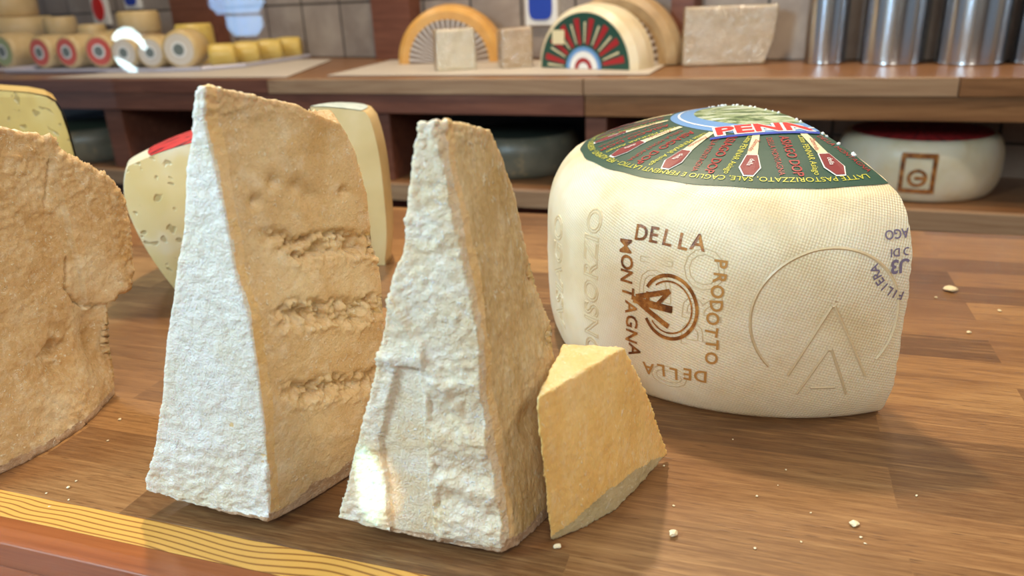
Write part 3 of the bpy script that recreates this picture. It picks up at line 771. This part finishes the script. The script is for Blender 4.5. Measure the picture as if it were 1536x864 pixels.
    for k, ch in enumerate('DI FILIERA'):
        a = R(200+ (9-k)*0 + 0); ang = 283-k*9.5; rr = .0255
        st.append((*T(ch, .0068, .0001), -55.5+math.degrees(rr*math.cos(R(ang))/WR), .103+rr*math.sin(R(ang)), ang+90 - 180 + 180-180))
    smark('ink_stamp', st, M_stamp, .0006, 'violet ink stamp')
    # torn paper and crumbs along the cut rim
    b = MB()
    for k in range(26):
        s = random.uniform(-.05, .11) if k < 16 else random.uniform(-.07, .0)
        c0 = toppt(s*math.cos(ccut)-.001, s*math.sin(ccut)-.001, .0008); r_ = random.uniform(.0006, .0015)
        bm = bmesh.new(); bmesh.ops.create_icosphere(bm, subdivisions=1, radius=r_)
        b.add([c0+v.co*random.uniform(.6, 1.3) for v in bm.verts], [tuple(v.index for v in f.verts) for f in bm.faces]); bm.free()
    b.build('torn_edge', [M_lwhite], root)
wheel()

# ------------------------------------------------------------------ soft-focus cheeses standing on the counter
def half_wheel(name, loc, ang, r, h, dome, label, cat, rind, pastem, lab=None, under=.0, a_span=180, group=None, bulge=.01):
    """wheel lying flat, cut along its chord; the cut face looks along -y before turning by ang"""
    root = empty(name, loc, label, cat, group, R(ang)); prof = [(0, 0), (r-under-.006, 0)]
    for k in range(1, 24):
        t = k/24; prof.append((r-under*(1-t)**2-bulge*abs(2*t-1)**3, h*t))
    rt_ = prof[-1][0]-.004
    prof += [(rt_*(1-k/14), h+dome*(1-(k/14-1)**2)) for k in range(15)]
    n = 64; V, F = lathe(prof, n, 0, a_span); p = len(prof)
    V = [Vector(v)+Vector((0, 0, 0)) for v in V]
    meshobj('rind', V, F, rind, root, smooth=True, world=False)
    cf = V[1:p]+[V[n*p+i] for i in range(p-1, 0, -1)]
    if a_span == 180:
        meshobj('cut_face', cf, [tuple(range(len(cf)))], pastem, root, world=False)
    else:
        meshobj('cut_face', V[0:p], [tuple(range(p))], pastem, root, world=False); meshobj('cut_face', [V[n*p+i] for i in range(p)], [tuple(range(p))[::-1]], pastem, root, world=False)
    if lab:
        V = []; F = []; N = 48; K = 8
        for j in range(N+1):
            a = R(a_span*j/N)
            for i in range(K+1):
                rr = rt_*.93*i/K; V.append((rr*math.cos(a), rr*math.sin(a), h+dome*(1-(rr/rt_)**2)+.0008))
        for j in range(N):
            for i in range(K): F.append((j*(K+1)+i, j*(K+1)+i+1, (j+1)*(K+1)+i+1, (j+1)*(K+1)+i))
        lo = meshobj('label', V, F, lab, root, world=False)
        lo['label'] = lab.name.split('_')[0]+' paper label'
    return root
def printlab(name, base, ink, sc=30):
    M = mat(name, base, .4); T = NT(M); o = T.obj(); s = T.n('SeparateXYZ', i_0=o)
    a = T.math('ARCTAN2', s.outputs[1], s.outputs[0]); w = T.math('SINE', T.math('MULTIPLY', a, sc))
    f = T.math('MULTIPLY', T.ramp(w, [(.45, 0), (.6, 1)]), T.ramp(T.noise(o, 110, 3), [(.42, 0), (.55, 1)]))
    T.out(T.mix(f, base, ink)); return M
M_redlab = printlab('red_printed_label', (.55, .035, .035), (.12, .01, .015))
M_paleLab = printlab('white_printed_label', (.6, .66, .6), (.2, .3, .28))
def chord_wheel():
    """wheel cut in front of its middle, so the printed top rises behind the cut"""
    c = Vector((-.430, .600, 0)); root = empty('holey_cheese_wheel', c, 'pale holey cut wheel with red top label behind the white faced wedge', 'cheese')
    r, h, dome = .130, .122, .022; prof = [(0, .0003), (r-.034, .0003)]
    for k in range(1, 26): t = k/26; prof.append((r-.028*(1-t)**2.2-.014*abs(2*t-1)**3*(t > .5), h*t))
    rt_ = r-.022; prof += [(rt_*(1-k/16), h+dome*(1-(k/16)**2) if False else h+dome*(1-(1-k/16)**2)) for k in range(17)]
    def cutup(V, F, mats, nm, cap):
        bm = bmesh.new(); vs = [bm.verts.new(v) for v in V]
        for f in F:
            g = list(dict.fromkeys(f)); bm.faces.new([vs[i] for i in g])
        bmesh.ops.remove_doubles(bm, verts=bm.verts[:], dist=.00005)
        for pt, nn in (((-.005, -.0614, 0), Vector((.358, -.934, 0))), ((.018, 0, 0), Vector((1, 0, 0)))):
            g = bmesh.ops.bisect_plane(bm, geom=bm.verts[:]+bm.edges[:]+bm.faces[:], plane_co=pt, plane_no=nn, clear_outer=True)
            if cap:
                ed = [e for e in bm.edges if len(e.link_faces) == 1]
                for f in bmesh.ops.holes_fill(bm, edges=ed)['faces']: f.material_index = 1
        bmesh.ops.recalc_face_normals(bm, faces=bm.faces[:])
        V = [v.co.copy() for v in bm.verts]; bm.verts.index_update()
        A = [tuple(v.index for v in f.verts) for f in bm.faces if f.material_index == 0]; B = [tuple(v.index for v in f.verts) for f in bm.faces if f.material_index == 1]; bm.free()
        meshobj(nm, V, A, mats, root, smooth=True, world=False)
        for f in B: meshobj('cut_face', [V[i] for i in f], [tuple(range(len(f)))], M_hole1, root, world=False)
    V, F = lathe(prof, 96); cutup(V, F, M_rind_pale, 'rind', True)
    lp = [(rt_*.94*(k/12), 0) for k in range(13)]; lp = [(q, h+dome*(1-(q/rt_)**2)+.0007) for q, _ in lp]
    V, F = lathe(lp, 96); cutup(V, F, M_redlab, 'label', False)
chord_wheel()
h3 = half_wheel('cheese_quarter', (-.398, .625, 0.0002), 0, .066, .146, .004, 'tan rinded cheese with a pale printed label peeking over the white faced wedge', 'cheese', M_rind_tan, M_rind_tan, M_paleLab, bulge=.008, a_span=90)

def holey_slab():
    root = empty('holey_cheese_slab', (-.74, .63, 0), 'yellow cheese slab with small holes standing behind the craggy amber block', 'cheese')
    out = [(-.86, 0), (-.652, 0), (-.655, .03), (-.661, .094), (-.662, .127), (-.6645, .148), (-.669, .158), (-.679, .163), (-.70, .1665), (-.74, .169), (-.80, .168), (-.86, .162)]
    V, F = loft([Vector((x, .6+.002*math.sin(x*40), z+.0002)) for x, z in out], [Vector((x-.085, .672, z*.985+.0002)) for x, z in out])
    bm = bmesh.new(); vs = [bm.verts.new(v) for v in V]
    for f in F: bm.faces.new([vs[i] for i in f])
    bmesh.ops.bevel(bm, geom=[e for e in bm.edges if len(e.link_faces) == 2 and e.calc_face_angle() > .9], offset=.003, segments=3, affect='EDGES', profile=.5)
    bmesh.ops.recalc_face_normals(bm, faces=bm.faces[:])
    me = bpy.data.meshes.new('paste'); bm.to_mesh(me); bm.free(); me.materials.append(M_hole2); link_mesh('paste', me, root)
    o2 = [(x+.0012 if x > -.7 else x, z+.0012 if z > .1 else z) for x, z in out[1:]]
    V = []; F = []
    for x, z in o2: V += [Vector((x, .5997, z)), Vector((x-.084, .671, z*.985))]
    for k in range(len(o2)-1): F.append((2*k, 2*k+2, 2*k+3, 2*k+1))
    meshobj('rind', V, F, mat('waxy_yellow_rind', (.58, .40, .12), .45), root)
holey_slab()

# ------------------------------------------------------------------ wheels in the lower compartments
def full_wheel(name, loc, r, h, label, rind, lab, group=None, brand=False, dome=.004):
    root = empty(name, loc, label, 'cheese', group); prof = [(0, 0), (r-.02, 0), (r-.014, .001)]
    for k in range(1, 20): t = k/20; prof.append((r-.014*abs(2*t-1)**3, h*t))
    rt_ = r-.018; prof += [(rt_*(1-k/10), h+dome*(1-(1-k/10)**2)) for k in range(11)]
    V, F = lathe(prof, 64); meshobj('rind', V, F, rind, root, smooth=True, world=False)
    if lab:
        V = []; F = []; N = 64; K = 6; b = rt_*.97
        for j in range(N):
            for i in range(K+1): rr = b*(.02+.98*i/K); a = 2*math.pi*j/N; V.append((rr*math.cos(a), rr*math.sin(a), h+dome*(1-(rr/rt_)**2)+.001))
        for j in range(N):
            for i in range(K): j2 = (j+1) % N; F.append((j*(K+1)+i, j*(K+1)+i+1, j2*(K+1)+i+1, j2*(K+1)+i))
        meshobj('label', V, F, lab, root, world=False)
    if brand:
        b = MB(); phi0 = -98; rr_ = r+.0012
        def pt(u, z): a = R(phi0)+u/r; return Vector((rr_*math.cos(a), rr_*math.sin(a), z))
        def fr(u0, u1, z0, z1):
            V = [pt(u0+(u1-u0)*k/6, z) for k in range(7) for z in (z0, z1)]; b.add(V, [(2*k, 2*k+2, 2*k+3, 2*k+1) for k in range(6)])
        fr(-.027, .027, .080, .089); fr(-.027, .027, .020, .027); fr(-.028, -.021, .022, .086); fr(.021, .028, .022, .086)
        V = []; 
        for k in range(25):
            a = 2*math.pi*k/24
            for q in (.010, .0155): V.append(pt(q*math.cos(a), .046+q*math.sin(a)))
        b.add(V, [(2*k, 2*k+2, 2*k+3, 2*k+1) for k in range(24)]); fr(-.004, .012, .043, .049)
        b.build('burnt_brand', [M_brand], root, world=False)
    return root
full_wheel('whole_cheese', (.275, 1.578, -.1298), .138, .105, 'whole pale wheel with red top and square burnt brand on the lower shelf', M_rind_pale, M_redlab, brand=True)
full_wheel('whole_cheese', (-.515, 1.64, -.1298), .13, .085, 'dim greyish wheel with dark top on the middle lower shelf', M_rind_dim, mat('black_green_label', (.02, .03, .02), .6))
full_wheel('whole_cheese', (-1.755, 1.66, -.1298), .15, .085, 'dim greyish wheel on the lower shelf behind the yellow holey slab', M_rind_dim, mat('dull_green_label', (.05, .08, .04), .6))

# ------------------------------------------------------------------ things on the upper shelf
ZS = .0862
def sheet(name, pts, z, mt, label, cat, th=.0012, lip=0):
    V = [Vector((x, y, z)) for x, y in pts]+[Vector((x, y, z+th)) for x, y in pts]; n = len(pts)
    F = [tuple(range(n)), tuple(range(2*n-1, n-1, -1))]+[(i, (i+1) % n, (i+1) % n+n, i+n) for i in range(n)]
    o = meshobj(name, V, F, mt); c = sum(V, Vector())/len(V); c.z = z; settle(o, c); tag(o, label, cat)
    bm = bmesh.new(); bm.from_mesh(o.data); bmesh.ops.recalc_face_normals(bm, faces=bm.faces[:]); bm.to_mesh(o.data); bm.free(); return o
sheet('paper_sheet', [(-1.75, 1.56), (-1.02, 1.525), (-1.17, 1.98), (-1.42, 2.05), (-1.6, 1.78)], .0863, M_paper, 'beige greaseproof sheet beside the tray of small cheeses', 'paper')
sheet('paper_sheet', [(-.93, 1.545), (-.215, 1.505), (-.205, 1.77), (-.96, 1.93)], .0863, M_paper, 'beige greaseproof sheet under the half wheels and wrapped wedges', 'paper')
def tray(pts, label):
    root = empty('metal_tray', (sum(p[0] for p in pts)/len(pts), sum(p[1] for p in pts)/len(pts), .0878), label, 'tray', 'steel trays on the shelf')
    n = len(pts); V = [Vector((x, y, .0878)) for x, y in pts]+[Vector((x, y, .0890)) for x, y in pts]
    meshobj('tray_base', V, [tuple(range(n))[::-1], tuple(range(n, 2*n))]+[(i, (i+1) % n, (i+1) % n+n, i+n) for i in range(n)], M_tray, root)
    mb = MB(); c = Vector((sum(p[0] for p in pts)/n, sum(p[1] for p in pts)/n, 0))
    for i in range(n):
        a, b = Vector((*pts[i], 0)), Vector((*pts[(i+1) % n], 0)); d = (b-a).normalized(); nn = Vector((d.y, -d.x, 0))
        ring_ = []
        for e in (a, b):
            for k in range(8): t = 2*math.pi*k/8; ring_.append(e+nn*.004*math.cos(t)+Vector((0, 0, .0935+.0045*math.sin(t))))
        mb.add(ring_, [(k, (k+1) % 8, (k+1) % 8+8, k+8) for k in range(8)])
    mb.build('rolled_rim', [M_tray], root, smooth=True)
tray([(-2.75, 1.74), (-2.115, 1.70), (-2.117, 2.25), (-2.8, 2.25)], 'steel tray at the far left under the green labelled cheeses')
tray([(-2.055, 1.70), (-1.5, 1.665), (-1.38, 1.69), (-1.31, 1.78), (-1.285, 2.05), (-1.35, 2.095), (-2.085, 2.24)], 'steel tray under the red and beige labelled cheeses')
ZT = .0892
def lying(loc, rz, r, ln, rind, lab, label, group, tall=False):
    root = empty('small_cheese', loc, label, 'cheese', group, rz)
    prof = [(0, 0), (r*.86, 0), (r*.97, .004), (r, .014), (r*1.02, ln/2), (r, ln-.014), (r*.95, ln-.003), (0, ln)]
    V, F = lathe(prof, 32); V = [Vector((v[0], v[2]-ln/2, v[1]+r*1.02)) for v in V]
    meshobj('rind', V, F, rind, root, smooth=True, world=False)
    if lab:
        mb = MB()
        for k, (rr, dy) in enumerate(((r*.80, .0012), (r*.42, .0022), (r*.30, .003))):
            C_ = [Vector((rr*math.cos(2*math.pi*j/32), -ln/2-dy, r*1.02+rr*math.sin(2*math.pi*j/32))) for j in range(32)]
            mb.add(C_, [tuple(range(32))], k)
        mb.build('label', [lab, M_lwhite, M_labelc], root, world=False)
    return root
G = 'small round cheeses lying on their sides on the trays'
def lean(p, deg): return R(deg)
lying((-2.315, 1.86, ZT), R(-2), .050, .10, M_rind_tan, M_sage, 'small cheese with green label, cut off by the left edge', G)
lying((-2.172, 1.86, ZT), R(-6), .050, .10, M_rind_tan, M_sage, 'small cheese with round green label, left of the red labelled ones', G)
ra = lying((-2.015, 1.845, ZT), R(-4), .046, .10, M_rind_tan, M_pink, 'leftmost of three small cheeses with a red round label', G)
dup(ra, (-1.905, 1.835, ZT), R(-2), 'middle of three small cheeses with a red round label', G)
dup(ra, (-1.795, 1.83, ZT), R(10), 'rightmost of three small cheeses with a red round label', G)
rb = lying((-1.685, 1.80, ZT), R(8), .042, .085, M_rind_tan, M_beige, 'small cheese with beige label right of the red labelled ones', G)
dup(rb, (-1.585, 1.785, ZT), R(10), 'middle of three small cheeses with a beige label', G)
lying((-1.472, 1.76, ZT), R(14), .049, .085, M_rind_tan, M_beige, 'largest small cheese with a beige label, nearest the yellow row', G)
def upright(loc, r, h, rind, label, group='small cheeses stacked behind the labelled row'):
    root = empty('small_cheese', loc, label, 'cheese', group)
    prof = [(0, 0), (r*.9, 0), (r*.99, h*.12), (r, h*.5), (r*.99, h*.88), (r*.9, h), (0, h)]
    V, F = lathe(prof, 32); meshobj('rind', V, F, rind, root, smooth=True, world=False); return root
upright((-2.38, 2.07, ZT), .105, .075, M_rind_tan, 'lowest of the large tan cheeses stacked at the far left')
upright((-2.38, 2.07, ZT+.0755), .102, .070, M_rind_tan, 'middle of the large tan cheeses stacked at the far left')
upright((-2.41, 2.07, ZT+.146), .085, .075, M_rind_tan, 'topmost of the large tan cheeses stacked at the far left')
upright((-2.19, 2.05, ZT), .055, .085, M_rind_brn, 'brown cheese under the round cheese above the first red label')
upright((-2.19, 2.05, ZT+.0855), .050, .055, M_rind_tan, 'tan round cheese on top, above the first red label')
upright((-2.025, 2.01, ZT), .042, .115, M_rind_tan, 'tan upright cheese behind the middle red label')
upright((-1.925, 2.01, ZT), .05, .095, M_rind_tan, 'brown cheese behind the rightmost red label')
upright((-1.82, 1.99, ZT), .062, .085, M_rind_brn, 'lower of two cheeses under the blue wall plaque')
upright((-1.82, 1.99, ZT+.0855), .060, .062, M_rind_tan, 'upper cheese of the pair under the blue wall plaque')
upright((-1.545, 1.89, ZT), .052, .108, M_rind_yel, 'tall yellow cheese behind the largest beige label')
def yellow(loc, rz, label):
    return lying(loc, rz, .029, .068, M_rind_yel, None, label, 'yellow cheeses in a row on the tray')
yA = yellow((-1.385, 1.79, ZT), R(118), 'nearest yellow cheese of the row of four beside the beige labels')
dup(yA, (-1.362, 1.865, ZT), R(116), 'second yellow cheese from the beige labels in the row of four')
dup(yA, (-1.350, 1.955, ZT), R(116), 'third yellow cheese from the beige labels in the row of four')
dup(yA, (-1.345, 2.045, ZT), R(114), 'farthest yellow cheese at the right end of the row of four')

# half wheels standing on their cut side
def standing_half(loc, rz, r, th, label, rind, face, kind):
    root = empty('half_cheese_wheel', loc, label, 'cheese', None, R(rz))
    n = 48; prof = [(r-.016, 0), (r-.004, .012), (r, th*.5), (r-.004, th-.012), (r-.016, th)]
    V = []; F = []; p = len(prof)
    for j in range(n+1):
        a = math.pi*j/n
        for q, d in prof: V.append(Vector((q*math.cos(a), d, q*math.sin(a))))
    for j in range(n):
        for i in range(p-1): F.append((j*p+i, (j+1)*p+i, (j+1)*p+i+1, j*p+i+1))
    F.append(tuple(i for i in range(p))+tuple(n*p+i for i in reversed(range(p))))
    F.append(tuple(j*p for j in range(n+1))); F.append(tuple(j*p+p-1 for j in reversed(range(n+1))))
    meshobj('rind', V, F, rind, root, smooth=False, world=False)
    mb = MB()
    def dsc(r0, r1, m_, off, a0=0, a1=180, N=48):
        V = []
        for j in range(N+1):
            a = R(a0+(a1-a0)*j/N)
            for q in (r0, r1): V.append(Vector((q*math.cos(a), -off, .0006+q*math.sin(a))))
        mb.add(V, [(2*j, 2*j+1, 2*j+3, 2*j+2) for j in range(N)], m_)
    if kind == 'rib':
        dsc(0, r*.74, 0, .001); mb.build('ribbed_face', [M_rib], root, world=False)
    else:
        dsc(0, r*.86, 0, .001)
        for k, a in enumerate(range(8, 180, 22)):
            dsc(r*.38, r*.78, 1, .002, a, a+8, 5); dsc(r*.40, r*.72, 2, .002, a+12, a+14.5, 4)
        dsc(r*.27, r*.34, 3, .002); dsc(0, r*.27, 4, .002); dsc(r*.1, r*.17, 1, .003)
        mb.build('label', [M_green, M_lred, M_lcream, M_lblue, M_lwhite], root, world=False)
        mb = MB(); s = r*.13
        box('price_tag', (-r*.60, -.006, r*.38), (-r*.36, -.003, r*.60), M_lcream, root, .001, world=False)
    return root
standing_half((-.742, 1.80, .0878), 8, .135, .085, 'orange half wheel with ribbed grey face standing on the paper sheet', M_rind_org, None, 'rib')
standing_half((-.365, 1.615, .0878), -22, .128, .085, 'half wheel with green and red round label standing on the paper sheet', M_rind_pale, None, 'label')
standing_half((-.325, 1.728, .0878), -20, .148, .065, 'pale brown half wheel behind the green labelled half wheel', M_rind_brn, None, 'rib')
def wrapped(name, loc, rz, out, th, faces, label, cat='cheese'):
    root = empty(name, loc, label, cat, None, R(rz))
    def solid(nm, grow, mats, bev):
        fr = [Vector((x+(grow if x > 0 else -grow), -grow, max(0, z+(grow if z > .01 else 0)))) for x, z in out]; bk = [p+Vector((0, th+2*grow, 0)) for p in fr]
        V, F = loft(fr, bk); bm = bmesh.new(); vs = [bm.verts.new(v) for v in V]
        for f in F: bm.faces.new([vs[i] for i in f])
        bmesh.ops.recalc_face_normals(bm, faces=bm.faces[:])
        bmesh.ops.bevel(bm, geom=bm.edges[:], offset=bev, segments=2, affect='EDGES', profile=.5)
        for f in bm.faces: f.material_index = 1 if (len(mats) > 1 and abs(f.normal.x) > .6) else 0
        me = bpy.data.meshes.new(nm); bm.to_mesh(me); bm.free()
        for m_ in mats: me.materials.append(m_)
        return link_mesh(nm, me, root, False)
    solid('paste', 0, faces, .003); solid('plastic_wrap', .0015, [M_film], .005)
    return root
M_wp = paste('wrapped_pale_paste', (.62, .54, .36), (.7, .63, .45), (.76, .7, .55), big=20)
M_wt = paste('wrapped_tan_paste', (.42, .27, .12), (.5, .34, .17), (.56, .40, .2), big=20)
M_wr = paste('wrapped_cream_paste', (.62, .48, .30), (.70, .57, .38), (.76, .65, .47), big=16)
wrapped('wrapped_cheese', (-.650, 1.62, .0878), 30, [(-.044, 0), (.044, 0), (.042, .086), (-.042, .084)], .055, [M_wp, M_wt], 'film wrapped pale cheese block in front of the orange half wheel')
wrapped('wrapped_cheese', (-.525, 1.66, .0878), 28, [(-.032, 0), (.036, 0), (.036, .084), (-.032, .080)], .06, [M_wt, M_wt], 'film wrapped tan cheese block right of the pale wrapped block')
wrapped('wrapped_cheese', (-.078, 1.675, .0864), 12, [(-.091, 0), (.070, 0), (.086, .05), (.091, .112), (-.089, .113)], .04, [M_wr], 'large film wrapped rectangular cheese left of the steel canisters')
# ribbed steel canisters
def canister(loc, r, label):
    root = empty('steel_canister', loc, label, 'canister', 'steel canisters on the shelf'); prof = [(0, 0), (r, 0)]
    for k in range(110): z = .003+k*.0027; prof += [(r, z), (r-.0007, z+.0013)]
    prof += [(r, .302), (r-.003, .302), (r-.003, .01), (0, .01)]
    V, F = lathe(prof, 64); meshobj('body', V, F, M_steel, root, smooth=True, world=False)
    V, F = lathe([(r-.003, .300), (r+.003, .300), (r+.003, .308), (r-.003, .308), (r-.003, .300)], 48); meshobj('rim', V, F, M_steel, root, smooth=True, world=False)
canister((.104, 1.70, .0862), .039, 'leftmost ribbed steel canister, beside the large wrapped cheese')
canister((.222, 1.68, .0862), .056, 'second ribbed steel canister from the wrapped cheese')
canister((.350, 1.655, .0862), .056, 'wide third ribbed steel canister from the wrapped cheese')
canister((.470, 1.645, .0862), .055, 'rightmost ribbed steel canister, cut off by the photo edge')

# ------------------------------------------------------------------ crumbs
def crumb(x, y, r, label=None, grp='cheese crumbs scattered on the counter'):
    bm = bmesh.new(); bmesh.ops.create_icosphere(bm, subdivisions=2, radius=r)
    sx, sy, sz = random.uniform(.8, 1.4), random.uniform(.7, 1.2), random.uniform(.4, .7); sd = random.uniform(0, 99)
    for v in bm.verts: v.co = Vector((v.co.x*sx, v.co.y*sy, v.co.z*sz))*(1+.5*noise.noise(v.co*(1.2/r)+Vector((sd, 0, 0))))
    mz = min(v.co.z for v in bm.verts)
    for v in bm.verts: v.co.z -= mz
    me = bpy.data.meshes.new('crumb'); bm.to_mesh(me); bm.free(); me.materials.append(M_crumb)
    o = bpy.data.objects.new('cheese_crumb', me); COL.objects.link(o); o.location = (x, y, .0001); o.rotation_euler = (0, 0, random.uniform(0, 6))
    tag(o, label or 'tiny pale cheese crumb lying on the wooden counter', 'crumb', grp if not label else None)
crumb(-.0265, .2995, .0022, 'flat cheese crumb on the counter right of the small yellow piece')
crumb(-.077, .2775, .0018, 'round crumb at the foot of the small yellow piece')
crumb(.153, .658, .004, 'white crumb on the counter to the right of the big cut wheel')
crumb(-.410, .423, .003, 'pale crumb between the craggy block and the white faced wedge')
crumb(.054, .329, .0019, 'white flake on the light board in the right foreground')
for x, y, r_ in ((-.344, .256, .0013), (-.372, .322, .0013), (.15, .573, .0018), (-.038, .355, .0009), (.01, .34, .0008), (.056, .32, .0009), (.024, .367, .0008), (.035, .333, .0007), (-.029, .322, .0007), (-.004, .39, .0007), (.0575, .316, .0007), (.01, .30, .0009), (-.36, .30, .0009), (-.345, .262, .0007), (-.352, .249, .0008), (-.335, .2475, .0008), (-.34, .24, .0008), (.18, .62, .0015), (.14, .64, .0015), (.02, .352, .0006), (.085, .36, .0008), (.26, .60, .0025), (.19, .50, .001), (.03, .31, .0006)):
    crumb(x, y, r_*.75)
